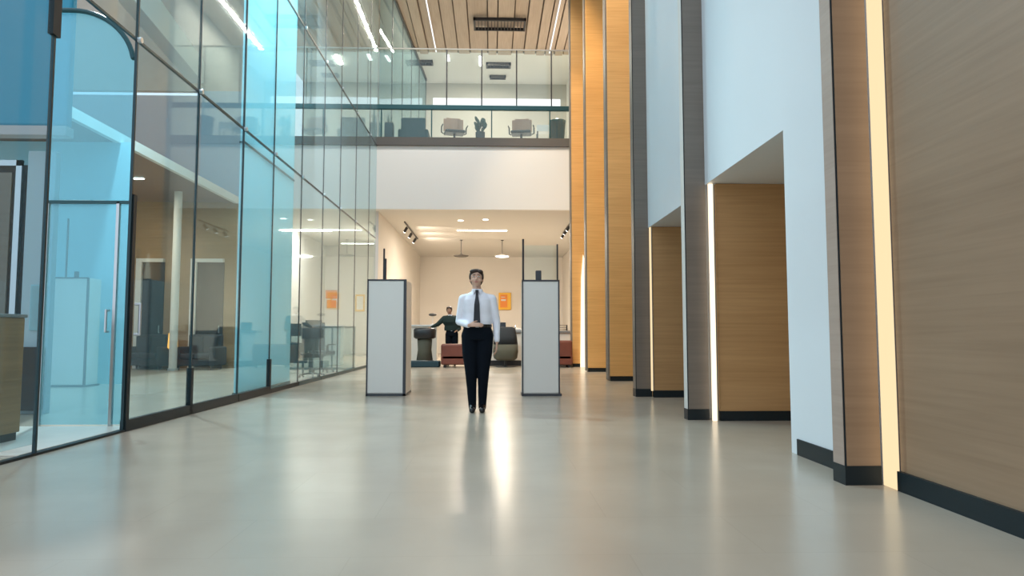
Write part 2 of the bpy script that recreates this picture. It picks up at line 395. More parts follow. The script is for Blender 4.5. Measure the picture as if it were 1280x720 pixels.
# lounge portal frames on the oak wall
for x0, w_, lab in ((-8.0, .75, 'wide dark doorway with pale frame, right one in the lounge oak wall'), (-9.6, .6, 'narrow dark doorway with pale frame, left one in the lounge oak wall')):
    t = thing('doorway', lab, 'doorway', (x0, 19.58, 0))
    MB().box(-w_ / 2, w_ / 2, -.02, .02, 0, 3.0).build('dark_leaf', 'charcoal', t)
    MB().box(-w_ / 2 - .16, -w_ / 2, -.1, .02, 0, 3.1).box(-w_ / 2, w_ / 2, -.1, .02, 3.0, 3.1).build('pale_frame', 'cream', t)
    MB().path([(w_ / 2 - .08, -.03, 1.0), (w_ / 2 - .08, -.07, 1.0), (w_ / 2 - .08, -.07, 1.2)], .012).build('handle', 'steel', t)
for x0, y0, lab in ((-8.35, 18.2, 'slender pale round column in the lounge behind the glass'),):
    t = thing('round_column', lab, 'column', (x0, y0, 0))
    MB().tube((0, 0, .06), (0, 0, ZS - .1), .1, seg=24).build('shaft', 'cream', t, smooth=False)
    MB().tube((0, 0, 0), (0, 0, .06), .13, seg=24).build('foot', 'steel', t)

def sofa(name, loc, w_, m, lab, rz=0, seats=2, h=.86):
    t = thing(name, lab, 'sofa', loc, rz)
    d = .85
    MB().box(-w_ / 2 + .15, w_ / 2 - .15, -d / 2 + .05, d / 2 - .15, .12, .3, .03).build('base', m, t)
    cw = (w_ - .36) / seats
    for k in range(seats):
        x_ = -w_ / 2 + .18 + cw * k
        MB().box(x_ + .005, x_ + cw - .005, -d / 2, d / 2 - .2, .3, .45, .04, 3).build('seat_cushion', m, t)
        MB().box(x_ + .005, x_ + cw - .005, d / 2 - .32, d / 2 - .15, .42, h - .04, .05, 3).build('back_cushion', m, t)
    MB().box(-w_ / 2 + .1, w_ / 2 - .1, d / 2 - .16, d / 2, .1, h, .04, 3).build('backrest', m, t)
    for s_ in (-1, 1):
        MB().box(min(s_ * w_ / 2, s_ * (w_ / 2 - .17)), max(s_ * w_ / 2, s_ * (w_ / 2 - .17)), -d / 2, d / 2, .1, .62, .05, 3).build('armrest', m, t)
        for q in (-1, 1):
            MB().tube((s_ * (w_ / 2 - .12), q * (d / 2 - .1), 0), (s_ * (w_ / 2 - .12), q * (d / 2 - .1), .11), .02, .028).build('leg', 'darksteel', t)
    return t
sofa('lounge_sofa', (-9.35, 18.9, 0), 1.15, 'charcoal', 'charcoal sofa by the lounge doorways behind the glass', 0, 2, .95)
sofa('lounge_sofa', (-7.85, 18.7, 0), 1.1, 'charcoal', 'charcoal sofa right of the pale round column', 0, 2, .95)
t = thing('table_lamp', 'small amber glowing lamp standing between the lounge sofas', 'lamp', (-8.62, 18.75, 0))
MB().lathe([(.12, 0), (.12, .03), (.02, .05), (.02, .55), (.03, .56)]).build('stand', 'steel', t)
MB().lathe([(.1, .56), (.13, .6), (.11, .98), (.06, 1.0)]).build('lamp_shade', 'amber', t)
t = thing('potted_plant', 'white pot with a small pale plant on the lounge floor', 'plant', (-9.2, 17.2, 0))
MB().lathe([(.1, 0), (.16, .05), (.17, .33), (.14, .34)]).build('pot', 'pot', t, smooth=True)
w = MB()
for k in range(16):
    a = k * 2.4; w.ball((.1 * math.cos(a), .1 * math.sin(a), .42 + .015 * k), (.05, .02, .12), 8, Matrix.Rotation(a, 3, 'Z') @ Matrix.Rotation(.5, 3, 'Y'))
w.build('foliage', 'taupe', t)

# white free-standing cabinet seen through the entrance, vestibule and blue panels
def gate_cabinet(loc, w_, h, lab, device, poles, side=1, glass_top=None, d=.42, name='security_gate_cabinet'):
    t = thing(name, lab, 'gate cabinet', loc)
    MB().box(-w_ / 2, w_ / 2 + (.03 if side > 0 else 0), 0, d, .03, h, .006).build('body', 'gate_side', t)
    MB().box(-w_ / 2 + .012, w_ / 2 - .012, -.012, 0, .045, h - .015, .004).build('front_panel', 'gate', t)
    fr = MB().box(-w_ / 2 - .008, -w_ / 2 + .012, -.02, .015, .0, h + .01).box(-w_ / 2, w_ / 2, -.02, .015, h - .015, h + .01)
    e0, e1 = (w_ / 2 - .012, w_ / 2 + .03) if side > 0 else (w_ / 2 - .012, w_ / 2 + .01)
    fr.box(e0, e1, -.02, .03, 0, h + .01); fr.build('edge_trim', 'gate_edge', t)
    MB().box(-w_ / 2 - .01, w_ / 2 + .035, -.02, d + .01, 0, .035).build('plinth', 'gate_edge', t)
    for (px, hh, r) in poles:
        MB().tube((px, .06, h), (px, .06, h + hh), r).build('pole', 'darksteel', t)
    if device:
        dv = MB().box(-.045, .045, .02, .09, h + .01, h + .16, .008); dv.bm.verts.ensure_lookup_table()
        for v in dv.bm.verts: v.co.x += device
        dv.build('card_reader', 'gate_edge', t)
    if glass_top:
        MB().box(glass_top[0], glass_top[1], .055, .067, h + .01, h + glass_top[2]).build('glass_pane', 'g_clear', t)
    return t
gate_cabinet((-1.64, 10.66, 0), .57, 1.8, 'white security gate cabinet left of the standing person, by the glass facade', None, [(-.05, .5, .014), (-.03, .34, .02)], 1, d=.7)
gate_cabinet((.77, 10.58, 0), .57, 1.79, 'white security gate cabinet right of the standing person, with dark reader on top', -.03, [(-.27, .66, .016), (.27, .58, .013)], -1, (-.26, .26, .56))
gate_cabinet((-7.66, 12.6, 0), .62, 1.98, 'pale gate cabinet seen through the cyan entrance glass', None, [(.06, .12, .04), (-.13, 1.1, .016)], -1, name='security_gate_cabinet')

# vestibule: cyan door leaf, curved-top cyan panel above, side frames
YV = 7.25
t = thing('door_1', 'cyan tinted glass inner entrance door with steel handle', 'door', (-4.3, YV, 0), kind='structure')
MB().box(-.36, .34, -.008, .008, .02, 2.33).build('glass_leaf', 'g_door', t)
MB().box(-.385, -.36, -.02, .02, 0, 2.35).build('frame_stile', 'steel', t); MB().box(.34, .37, -.02, .02, 0, 2.35).build('frame_stile', 'steel', t)
MB().box(-.4, .47, -.02, .02, 2.33, 2.36).build('head_rail', 'teal', t)
MB().path([(.3, -.01, .98), (.3, -.06, .98), (.3, -.06, 1.2), (.3, -.01, 1.2)], .013).build('handle', 'steel', t)
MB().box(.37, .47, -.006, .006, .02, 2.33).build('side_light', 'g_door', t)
pts = [(-4.7, 2.37), (-3.83, 2.37), (-3.83, 3.9)]
for k in range(0, 13):
    a = R(90 * k / 12); pts.append((-4.5 + .67 * math.cos(R(10) + a * 80 / 90), 3.8 + .62 * math.sin(R(10) + a * 80 / 90)))
pts.append((-4.7, 4.42))
cg = thing('curved_glass_panel', 'cyan glass panel with curved top and dark teal edge rail above the inner entrance door', 'glass panel', (-4.27, YV, 2.37))
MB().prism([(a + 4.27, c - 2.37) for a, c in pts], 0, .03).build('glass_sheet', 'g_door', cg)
w = MB(); w.path([(a + 4.27, -.03, c - 2.37) for a, c in pts[2:]], .026); w.build('edge_rail', 'teal', cg)

t = thing('blue_bulkhead', 'deep cyan blue painted bulkhead high at the far left', 'bulkhead', (-7.4, 8.25, 3.35))
MB().box(-1.6, 2.25, 0, .12, .12, 3.6, .03).build('panel', 'bluepaint', t); MB().box(-1.6, 2.26, -.02, .14, 0, .12, .01).build('bottom_trim', 'dusk', t)
# low oak cabinet, tall dark cabinet and pale slabs at the far left
t = thing('low_cabinet', 'low brown oak cabinet just inside the leftmost glass', 'cabinet', (-4.44, 6.1, 0))
MB().box(-.22, .22, -.2, .2, .08, 1.1, .01).build('body', 'wood_int', t)
MB().box(-.2, -.005, -.215, -.2, .1, 1.08, .004).build('door', 'wood_int', t); MB().box(.005, .2, -.215, -.2, .1, 1.08, .004).build('door', 'wood_int', t)
MB().box(-.2, .2, -.18, .18, 0, .08).build('plinth', 'plinth', t); MB().box(-.235, .235, -.225, .21, 1.1, 1.13, .005).build('worktop', 'top', t)
t = thing('tall_cabinet', 'tall dark cabinet with grey metal frame at far left edge', 'cabinet', (-6.05, 8.5, 0))
MB().box(-.45, .32, 0, .5, .02, 3.05, .01).build('body', 'charcoal', t)
MB().box(.18, .25, -.04, 0, 0, 3.1).box(-.5, .25, -.04, 0, 3.03, 3.1).build('frame', 'steel', t)
MB().box(-.4, .12, -.02, 0, .1, 2.95, .006).build('door', 'wood_grey', t)
t = thing('partition_slab', 'blue grey partition slab with pale panel at the far left', 'partition', (-5.55, 8.4, 0))
MB().box(-.14, .2, 0, .1, .0, 3.2, .01).build('slab', 'bluegrey', t); MB().box(-.02, .16, -.02, 0, 1.0, 1.55, .004).build('pale_panel', 'g_screen', t)
MB().box(-.12, .18, -.12, 0, 0.05, .8, .01).build('dark_box', 'charcoal', t)

# frosted cyan screen behind the facade, added in place of blue sky reflection
t = thing('reflection_screen', 'tall frosted cyan screen behind the facade, standing in for its sky reflection', 'glass screen', (-3.98, 12.2, 0))
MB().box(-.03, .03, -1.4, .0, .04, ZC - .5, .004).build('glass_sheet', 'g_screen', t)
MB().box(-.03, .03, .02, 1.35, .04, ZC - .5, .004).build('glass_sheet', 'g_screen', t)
MB().box(-.05, .05, -1.4, 1.35, 0, .04).build('floor_channel', 'frame', t)
for q, zz in ((0, 4), (0, 8)): MB().box(-.045, .045, -1.4, 1.35, zz, zz + .03).build('joint_rail', 'teal', t)

# ---- facade of glass bays
Y = [4.2, 5.55, 6.83, 8.3, 9.82, 11.2, 12.85, 14.5, 16.1, 17.95, 19.9, 21.1]
ZT = [3.93, 6.85]
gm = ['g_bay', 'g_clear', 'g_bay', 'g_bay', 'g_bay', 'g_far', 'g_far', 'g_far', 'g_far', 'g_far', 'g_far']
for i, (a, b) in enumerate(zip(Y, Y[1:])):
    nm = 'window_%d' % (i + 1)
    t = thing(nm, None, None, (GX, (a + b) / 2, 0), kind='structure')
    h = (b - a) / 2
    thin = .011; dx = .013 if i < 5 else .009
    fm = 'frame' if i < 6 else 'darksteel'
    lowm = {1: None}.get(i, gm[i])
    zs = [0] + ZT + [ZC - .1]
    for k in range(3):
        if i == 1 and k == 0: continue           # the open entrance bay
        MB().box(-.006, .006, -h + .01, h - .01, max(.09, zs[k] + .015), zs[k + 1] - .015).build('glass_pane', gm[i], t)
    MB().box(-dx, dx, -h - thin, -h + thin, 0, 13).build('mullion', fm, t)
    for z_ in ZT:
        tw = .013
        MB().box(-.014, .014, -h + thin, h - thin, z_ - tw, z_ + tw).build('transom', fm, t)
        MB().tube((0.012, -h, z_), (.05, -h, z_), .03).build('clamp_fitting', 'steel', t)
    if i in (0, 1): MB().box(-.03, .03, -h, h, 0, .02).build('threshold', 'plinth', t)
    else:
        hh = .11 if i < 5 else .07
        MB().box(-.03, .03, -h + thin, h - thin, 0, hh).build('bottom_rail', 'plinth' if i < 6 else 'teal', t)
        if i in (3, 5): MB().box(-.03, .03, -h - .035, -h + .035, .0, .55, .004).build('patch_fitting', 'plinth', t)
    if i == 2:
        MB().box(-.025, .025, -h + thin, -h + .07, .11, 2.35).build('door_frame', 'plinth', t)
        MB().path([(.05, -h + .06, .95), (.1, -h + .06, .95), (.1, -h + .06, 1.25), (.05, -h + .06, 1.25)], .014).build('handle', 'steel', t)
# thick upper post at the second mullion
tag(MB().box(GX - .02, GX + .025, 5.5, 5.6, 3.4, 13).build('facade_post', 'plinth'), 'thick dark post on the facade at the top left corner', 'post')
# upper glazing carrying on behind the mezzanine edge
t = thing('window_12', None, None, (GX, 21.4, 7.12), kind='structure')
for k in range(5):
    x0, x1 = .1 * k, .1 * (k + 1); y0, y1 = 2 * k, 2 * (k + 1)
    MB().prism([(x0, y0), (x0 + .012, y0), (x1 + .012, y1), (x1, y1)], 0, 5.86, 'Z').build('glass_pane', 'g_teal', t)
    MB().box(x1 - .02, x1 + .02, y1 - .02, y1 + .02, 0, 5.86).build('mullion', 'darksteel', t)
MB().prism([(-.03, 0), (.05, 0), (.55, 10), (.47, 10)], 5.75, 5.86, 'Z').build('top_rail', 'slab', t)

# ================================================================== THINGS
# glazed office: low teal glass partition, chairs, desk
t = thing('glass_partition', 'low teal glass partition with rail inside the glazed office', 'partition', (-4.6, 18.6, 0))
MB().box(-.9, .9, -.008, .008, .06, 1.12).build('glass_panel', 'g_teal', t); MB().box(-.92, .92, -.03, .03, 1.12, 1.17).build('top_rail', 'teal', t)
for q in (-.9, -.3, .3, .9): MB().box(q - .02, q + .02, -.02, .02, 0, 1.12).build('post', 'teal', t)
MB().box(-.92, .92, -.03, .03, 0, .06).build('bottom_rail', 'teal', t)

def office_chair(loc, rz, lab, back='charcoal', seat='charcoal', hb=1.2, group=None, base='darksteel', sh=.5):
    t = thing('office_chair', lab, 'chair', loc, rz, group)
    MB().box(-.24, .24, -.24, .22, sh - .06, sh + .04, .035, 3).build('seat', seat, t)
    # curved back: local +y is the rear
    w = MB(); n = 7; th = .05
    for k in range(n):
        a0 = -.24 + .48 * k / n; a1 = a0 + .48 / n
        f = lambda a: .24 - 1.0 * a * a
        topz = hb - .0 - (.05 if k in (0, n - 1) else 0)
        w.prism([(a0, f(a0)), (a1, f(a1)), (a1, f(a1) + th), (a0, f(a0) + th)], sh + .1, topz, 'Z')
    bmesh.ops.remove_doubles(w.bm, verts=w.bm.verts[:], dist=.001)
    w.build('backrest', back, t)
    MB().path([(0, .2, sh - .03), (0, .3, sh + .02), (0, .29, sh + .25)], .022).build('back_bracket', base, t)
    for s_ in (-1, 1):
        MB().path([(s_ * .25, .12, sh - .02), (s_ * .3, .12, sh + .02), (s_ * .3, .1, sh + .2), (s_ * .3, -.16, sh + .2)], .016).build('armrest', base, t)
    MB().tube((0, 0, .08), (0, 0, sh - .05), .028).build('gas_column', base, t)
    w = MB()
    for k in range(5):
        a = R(72 * k + 18); w.tube((0, 0, .1), (.28 * math.cos(a), .28 * math.sin(a), .07), .022, .014)
    w.build('star_base', base, t)
    for k in range(5):
        a = R(72 * k + 18); c_, s_ = .28 * math.cos(a), .28 * math.sin(a)
        MB().tube((c_ - .012 * s_ / .28, s_ + .012 * c_ / .28, .03), (c_ + .012 * s_ / .28, s_ - .012 * c_ / .28, .03), .03).build('caster', 'black', t)
    return t
office_chair((-3.95, 15.2, 0), R(200), 'dark high-back office chair seen through the far glass bays', hb=1.26)
office_chair((-4.25, 17.3, 0), R(150), 'dark office chair behind the first, close to glass partition', hb=1.15)
t = thing('office_desk', 'dark desk standing in the glazed office behind the facade', 'desk', (-5.1, 16.6, 0))
MB().box(-.7, .7, -.35, .35, .71, .75, .006).build('desk_top', 'tealfab', t)
for a in (-.66, .66):
    for b in (-.31, .31): MB().box(a - .02, a + .02, b - .02, b + .02, 0, .71).build('leg', 'frame', t)
MB().box(-.6, .6, .3, .32, .25, .7).build('modesty_panel', 'tealfab', t)
t = thing('desk_monitor', 'dark monitor standing on the desk in the glazed office', 'monitor', (-4.85, 16.6, .75))
MB().box(-.27, .27, -.02, .02, .16, .46, .008).build('screen', 'screen', t); MB().box(-.02, .02, 0, .03, 0, .2).build('stand', 'darksteel', t); MB().box(-.12, .12, -.08, .1, 0, .012).build('foot', 'darksteel', t)

# orange signs
def sign(loc, w_, h, lab, kind=0):
    t = thing('wall_sign', lab, 'sign', loc)
    if kind == 0:
        MB().box(-w_ / 2, w_ / 2, -.1, 0, 0, h, .01).build('housing', 'yellow', t)
        MB().box(-w_ / 2 + .08, w_ / 2 - .18, -.112, -.1, .12, h - .1, .004).build('face', 'orange', t)
        MB().box(-w_ / 2 + .12, w_ / 2 - .26, -.118, -.112, h * .52, h * .62).box(-w_ / 2 + .12, w_ / 2 - .3, -.118, -.112, h * .72, h * .76).build('marking', 'cream', t)
    elif kind == 1:
        MB().box(-w_ / 2, w_ / 2, -.03, 0, h * .54, h, .01).build('upper_plate', 'orange', t)
        MB().box(-w_ / 2 + .06, w_ / 2 - .04, -.03, 0, 0, h * .46, .01).build('lower_plate', 'orange', t)
        MB().box(-.03, .03, -.02, 0, h * .4, h * .6).build('link', 'yellow', t)
    else:
        MB().box(-w_ / 2, w_ / 2, -.03, 0, 0, h, .01).build('frame', 'yellow', t)
        MB().box(-w_ / 2 + .07, w_ / 2 - .07, -.04, -.03, .08, h - .08).build('face', 'cream', t)
    return t
sign((.68, 34.18, 2.18), .62, .86, 'orange and yellow box sign on the cream back wall', 0)
sign((-7.0, 29.98, 2.1), .5, .78, 'double orange plate sign seen through the glass facade', 1)
sign((-5.75, 29.98, 1.95), .42, .75, 'pale sign with yellow frame seen through the glass', 2)

# ceiling lights below mezzanine
LIGHTS = []
def area(loc, size, power, col, rot=(0, 0, 0), sy=None):
    l = bpy.data.lights.new('lamp_light', 'AREA'); l.energy = power; l.color = col; l.shape = 'RECTANGLE'; l.size = size; l.size_y = sy or size
    o = bpy.data.objects.new('lamp_light', l); COL.objects.link(o); o.location = loc; o.rotation_euler = rot; return o
def spot(loc, target, power, col, ang=50, rad=.1, blend=.6):
    l = bpy.data.lights.new('lamp_spot', 'SPOT'); l.energy = power; l.color = col; l.spot_size = R(ang); l.spot_blend = blend; l.shadow_soft_size = rad
    o = bpy.data.objects.new('lamp_spot', l); COL.objects.link(o); o.location = loc
    o.rotation_euler = (Vector(target) - Vector(loc)).to_track_quat('-Z', 'Y').to_euler(); return o
def linear_light(loc, L_, lab, rz=0, glow='lamp', drop=.03, group=None, hw=.06):
    if glow == 'cove': hw = .028
    t = thing('linear_light', lab, 'ceiling light', loc, rz, group)
    MB().box(-L_ / 2, L_ / 2, -hw, hw, -drop, 0, .005).build('housing', 'whiteplastic', t)
    MB().box(-L_ / 2 + .02, L_ / 2 - .02, -hw + .008, hw - .008, -drop - .015, -drop).build('diffuser', glow, t); return t
def downlight(loc, lab, r=.09):
    t = thing('downlight', lab, 'ceiling light', loc)
    MB().lathe([(r + .03, -.012), (r + .03, 0), (r, 0), (r, -.012)]).build('ring', 'whiteplastic', t)
    MB().lathe([(r, -.018), (r, -.004)]).build('diffuser', 'lamp', t)
downlight((-1.05, 23.1, ZS - .001), 'round recessed downlight, left one of the pair over the standing person')
downlight((-.2, 22.9, ZS - .001), 'round recessed downlight, right one of the pair over the standing person')
linear_light((-9.4, 16.5, ZS - .101), 2.0, 'glowing ceiling light added under the gallery slab to light the lounge')  # added lamp that brightens the lounge behind the glass
linear_light((-.35, 25.2, ZS - .001), 1.9, 'long glowing strip standing in for a ceiling reflection behind the pair of downlights')  # wavy reflection on the ceiling, built as an added lamp
linear_light((-6.0, 25.2, ZS - .001), 2.4, 'long glowing strip standing in for ceiling reflections in the glazed office, nearer one')  # bright streaks reflected in the facade, built as an added lamp
linear_light((-5.6, 29.0, ZS - .001), 1.6, 'short glowing ceiling light of the glazed office, farther one')
def pendant(loc, drop, m, lab, glow):
    t = thing('pendant_lamp', lab, 'pendant lamp', loc)
    MB().tube((0, 0, -.02), (0, 0, 0), .06).build('ceiling_rose', 'darksteel', t)
    MB().tube((0, 0, -drop), (0, 0, -.02), .014).build('cord', 'darksteel', t)
    MB().lathe([(.3, -drop - .06), (.32, -drop - .03), (.12, -drop), (.03, -drop + .04)]).build('lamp_shade', m, t)
    MB().lathe([(.26, -drop - .075), (.26, -drop - .06)]).build('diffuser', glow, t)
pendant((-1.25, 28, ZS - .001), .62, 'slab', 'dark disc pendant lamp hanging left above the standing person', 'greywall' if 0 else 'slab')
pendant((.45, 28, ZS - .001), .62, 'whiteplastic', 'glowing white disc pendant lamp hanging above the orange sign', 'lamp')
def track(loc, L_, lab, rz):
    t = thing('track_light', lab, 'track light', loc, rz)
    MB().box(-L_ / 2, L_ / 2, -.02, .02, -.04, 0).build('rail', 'darksteel', t)
    for k in range(3):
        x_ = -L_ / 2 + L_ * (k + .5) / 3
        h_ = MB().tube((x_, 0, -.04), (x_, 0, -.12), .012).tube((x_, 0, -.1), (x_ + .05, .1, -.26), .05).build('spot_head', 'darksteel', t)
        MB().tube((x_ + .05, .1, -.26), (x_ + .053, .106, -.27), .04).build('lens', 'lamp', t)
track((-3.0, 25.5, ZS - .001), 4.2, 'dark track with spot heads along the left of the lower ceiling', R(90))
track((2.75, 24.5, ZS - .001), 2.6, 'dark track with spot heads at the right of lower ceiling', R(90))

# ceiling vents and linear lights on the high ceiling
def vent(loc, w_, d_, lab, fins=10, m='slab'):
    t = thing('ceiling_vent', lab, 'ceiling vent', loc)
    f = MB().box(-w_ / 2, w_ / 2, -d_ / 2, -d_ / 2 + .06, -.12, 0).box(-w_ / 2, w_ / 2, d_ / 2 - .06, d_ / 2, -.12, 0).box(-w_ / 2, -w_ / 2 + .06, -d_ / 2, d_ / 2, -.12, 0).box(w_ / 2 - .06, w_ / 2, -d_ / 2, d_ / 2, -.12, 0)
    f.build('frame', m, t)
    g = MB()
    for k in range(fins): x_ = -w_ / 2 + w_ * (k + .5) / fins; g.box(x_ - .012, x_ + .012, -d_ / 2, d_ / 2, -.1, -.01)
    g.build('louvre', 'darksteel', t)
vent((.3, 25.4, ZC - .1), 2.0, .9, 'large dark louvred vent hanging below the wooden slat ceiling', 16, 'darksteel')
vent((.3, 29.6, ZC - .02), 1.1, .45, 'grey vent in the white upper ceiling, nearer of two', 8)
vent((.28, 31.0, ZC - .02), .75, .3, 'grey vent in the white upper ceiling, farther of two', 8)
vent((-3.1, 29.4, ZC - .02), 1.0, .4, 'grey vent in the upper ceiling beside the glass', 8)
linear_light((-2.35, 25.6, ZC - .101), 5, 'thin lit line in the slat ceiling beside the glass wall', R(90), 'cove')
linear_light((2.45, 25.6, ZC - .101), 5, 'thin lit line in the slat ceiling beside the oak blades', R(90), 'cove')
linear_light((-1.9, 28.9, ZC - .021), .7, 'short lit strip at left of the white upper ceiling', R(90), 'lamp')
linear_light((-.5, 29.2, ZC - .021), 1.1, 'short lit strip near the vents of white upper ceiling', R(90), 'lamp')

# thin dark hanging hardware between left gate and back
# mezzanine furniture
ZM = 7.12
office_chair((-1.25, 22.5, ZM), R(12), 'taupe-backed lounge chair on the mezzanine, left one', 'taupe', 'darkleather', 1.17, None, sh=.6)
office_chair((1.0, 22.5, ZM), R(-8), 'taupe-backed lounge chair on the mezzanine, right one', 'taupe', 'darkleather', 1.17, None, sh=.6)
for o in bpy.data.objects:
    if o.get('label', '').startswith('taupe-backed'): o.scale = (1.4, 1.1, 1)
t = thing('potted_plant', 'dark leafy plant between the two mezzanine chairs', 'plant', (-.38, 22.3, ZM))
MB().lathe([(.1, 0), (.14, .04), (.16, .55), (.13, .56)]).build('pot', 'charcoal', t)
w = MB()
for k in range(26):
    a = k * 2.4; e = .25 + .5 * random.random(); r_ = .07 + .1 * random.random()
    w.ball((r_ * math.cos(a), r_ * math.sin(a), .62 + .4 * random.random()), (.06, .015, .11), 8, Matrix.Rotation(a, 3, 'Z') @ Matrix.Rotation(e, 3, 'Y'))
w.build('foliage', 'leaf', t)
t = thing('waste_bin', 'dark teal tapered bin at the right end of mezzanine', 'bin', (2.2, 22.2, ZM))
MB().lathe([(.18, 0), (.2, .02), (.26, .86), (.25, .88)]).build('body', 'tealfab', t); MB().lathe([(.27, .86), (.28, .92), (.2, .97), (.06, .98)]).build('lid', 'teal', t)
t = thing('side_table', 'white box table beside the teal bin on the mezzanine', 'table', (1.8, 23.1, ZM))
MB().box(-.25, .25, -.2, .2, .8, 1.02, .01).build('table_top', 'whiteplastic', t)
for a in (-.22, .22):
    for b in (-.17, .17): MB().box(a - .02, a + .02, b - .02, b + .02, 0, .8).build('leg', 'darksteel', t)
sofa('mezzanine_sofa', (-2.6, 22.6, ZM), 1.0, 'tealfab', 'dark teal sofa at the left end of the mezzanine', R(180), 1, 1.0)
t = thing('planter_box', 'dark tall planter box left of mezzanine sofa', 'planter', (-3.35, 22.0, ZM))
MB().box(-.14, .14, -.14, .14, 0, .72, .01).build('box', 'tealfab', t); MB().box(-.12, .12, -.12, .12, .72, .74).build('soil', 'slab', t)
w = MB()
for k in range(9): a = k * 2.4; w.tube((.05 * math.cos(a), .05 * math.sin(a), .74), (.09 * math.cos(a), .09 * math.sin(a), 1.0 + .02 * (k % 4)), .012, .004)
w.build('foliage', 'leaf', t)

# ---- reception area on the ground floor
t = thing('reception_counter', 'long pale reception counter with grey stone top and dark plinth', 'counter', (.85, 20.95, 0))
MB().box(-.95, 1.6, -.25, .25, .16, 1.0, .01).build('body', 'desk', t)
MB().box(-1.0, 1.65, -.3, .3, 1.0, 1.07, .01).build('worktop', 'top', t); MB().box(-1.0, 1.62, -.27, .26, 0, .16).build('plinth', 'black', t)
def armchair(name, loc, w_, h, m, m2, lab, rz=0):
    t = thing(name, lab, 'armchair', loc, rz)
    d = .8
    MB().box(-w_ / 2, w_ / 2, -d / 2, d / 2, .08, .36, .04, 3).build('base', m, t)
    MB().box(-w_ / 2 + .16, w_ / 2 - .16, -d / 2 + .02, d / 2 - .18, .36, .47, .04, 3).build('seat_cushion', m, t)
    MB().box(-w_ / 2, w_ / 2, d / 2 - .2, d / 2, .2, h, .06, 3).build('backrest', m2, t)
    for s_ in (-1, 1):
        MB().box(min(s_ * w_ / 2, s_ * (w_ / 2 - .16)), max(s_ * w_ / 2, s_ * (w_ / 2 - .16)), -d / 2, d / 2 - .05, .2, .64, .06, 3).build('armrest', m, t)
    for a in (-1, 1):
        for b in (-1, 1): MB().box(a * (w_ / 2 - .1) - .03, a * (w_ / 2 - .1) + .03, b * (d / 2 - .1) - .03, b * (d / 2 - .1) + .03, 0, .1).build('foot', 'black', t)
    return t
armchair('leather_armchair', (-.92, 20.0, 0), 1.04, .68, 'redleather', 'redleather', 'red brown leather armchair behind the standing person, left', R(180))
armchair('leather_armchair', (1.86, 19.9, 0), .95, .78, 'redleather', 'redleather', 'red brown leather armchair beside right gate and oak blades', R(180))
t = armchair('tall_armchair', (2.15, 21.75, 0), .8, 1.05, 'darkleather', 'darkleather', 'black leather armchair behind the right red brown one', R(180))
# olive tub chair
t = thing('tub_chair', 'tub chair with black back and olive grey shell by the counter', 'armchair', (.42, 19.95, 0))
MB().loft([(0, 0, .2, .26, .24), (0, 0, .26, .34, .3), (0, 0, .45, .37, .33), (0, 0, .66, .36, .33)], p=3).build('shell', 'olive', t, smooth=True)
MB().loft([(0, .02, .662, .36, .32), (0, .02, .9, .33, .3), (0, .02, 1.12, .29, .24), (0, .02, 1.17, .22, .18)], p=3).build('backrest', 'charcoal', t, smooth=True)
MB().tube((0, 0, .02), (0, 0, .21), .04).build('pedestal', 'darksteel', t); MB().lathe([(.28, 0), (.28, .015), (.05, .03)]).build('base_plate', 'darksteel', t)
t = thing('laptop', 'open dark laptop on the reception counter', 'laptop', (.28, 20.9, 1.07))
MB().box(-.17, .17, -.12, .12, 0, .018, .004).build('keyboard_base', 'darksteel', t)
MB().prism([(.1, .018), (.115, .018), (.17, .25), (.155, .25)], -.17, .17, 'X').build('screen', 'screen', t)
t = thing('desk_phone', 'pale desk telephone on the counter beside the laptop', 'telephone', (.82, 20.9, 1.07))
MB().prism([(-.1, 0), (.1, 0), (.1, .08), (-.1, .03)], -.1, .1, 'X').build('base', 'steel', t)
MB().cap((-.08, -.08, .09), (-.08, .08, .13), .022).build('handset', 'steel', t)
t = thing('paper_tray', 'dark paper tray on the counter next to the right gate', 'tray', (2.15, 20.9, 1.07))
for k in range(3): MB().box(-.18, .18, -.13, .13, .03 + .06 * k, .042 + .06 * k).build('shelf', 'charcoal', t)
MB().box(-.18, -.17, -.13, .13, 0, .17).box(.17, .18, -.13, .13, 0, .17).build('side', 'charcoal', t)
# round black stool and dark low plinth at left gate
t = thing('tub_stool', 'round black padded stool on a dark pedestal near left gate', 'stool', (-1.95, 20.1, 0))
MB().loft([(0, 0, .82, .26, .24), (0, 0, .86, .32, .28), (0, 0, 1.08, .33, .28), (0, 0, 1.14, .27, .23)], p=3).build('seat_pad', 'black', t, smooth=True)
MB().lathe([(.24, .2), (.2, .5), (.22, .82)]).build('pedestal', 'olive', t, smooth=True); MB().lathe([(.26, .18), (.26, .2)]).build('foot_ring', 'steel', t)
tag(MB().box(-2.4, -1.5, 19.85, 20.45, 0, .175, .03).build('low_plinth', 'tealfab'), 'low dark teal plinth under the round black stool', 'plinth')
t = thing('white_console', 'white console desk behind the round black stool', 'desk', (-2.05, 21.6, 0))
MB().box(-.45, .35, -.2, .25, .0, 1.2, .02).build('body', 'desk', t); MB().box(-.5, .4, -.25, .3, 1.2, 1.25, .01).build('worktop', 'whiteplastic', t)
t = thing('desk_lamp', 'small dark oval desk lamp on the white console', 'lamp', (-1.85, 21.55, 1.25))
MB().lathe([(.08, 0), (.08, .015), (.012, .03), (.012, .28)]).build('stand', 'whiteplastic', t); MB().ball((0, 0, .32), (.13, .08, .05)).build('lamp_shade', 'slab', t, smooth=True)

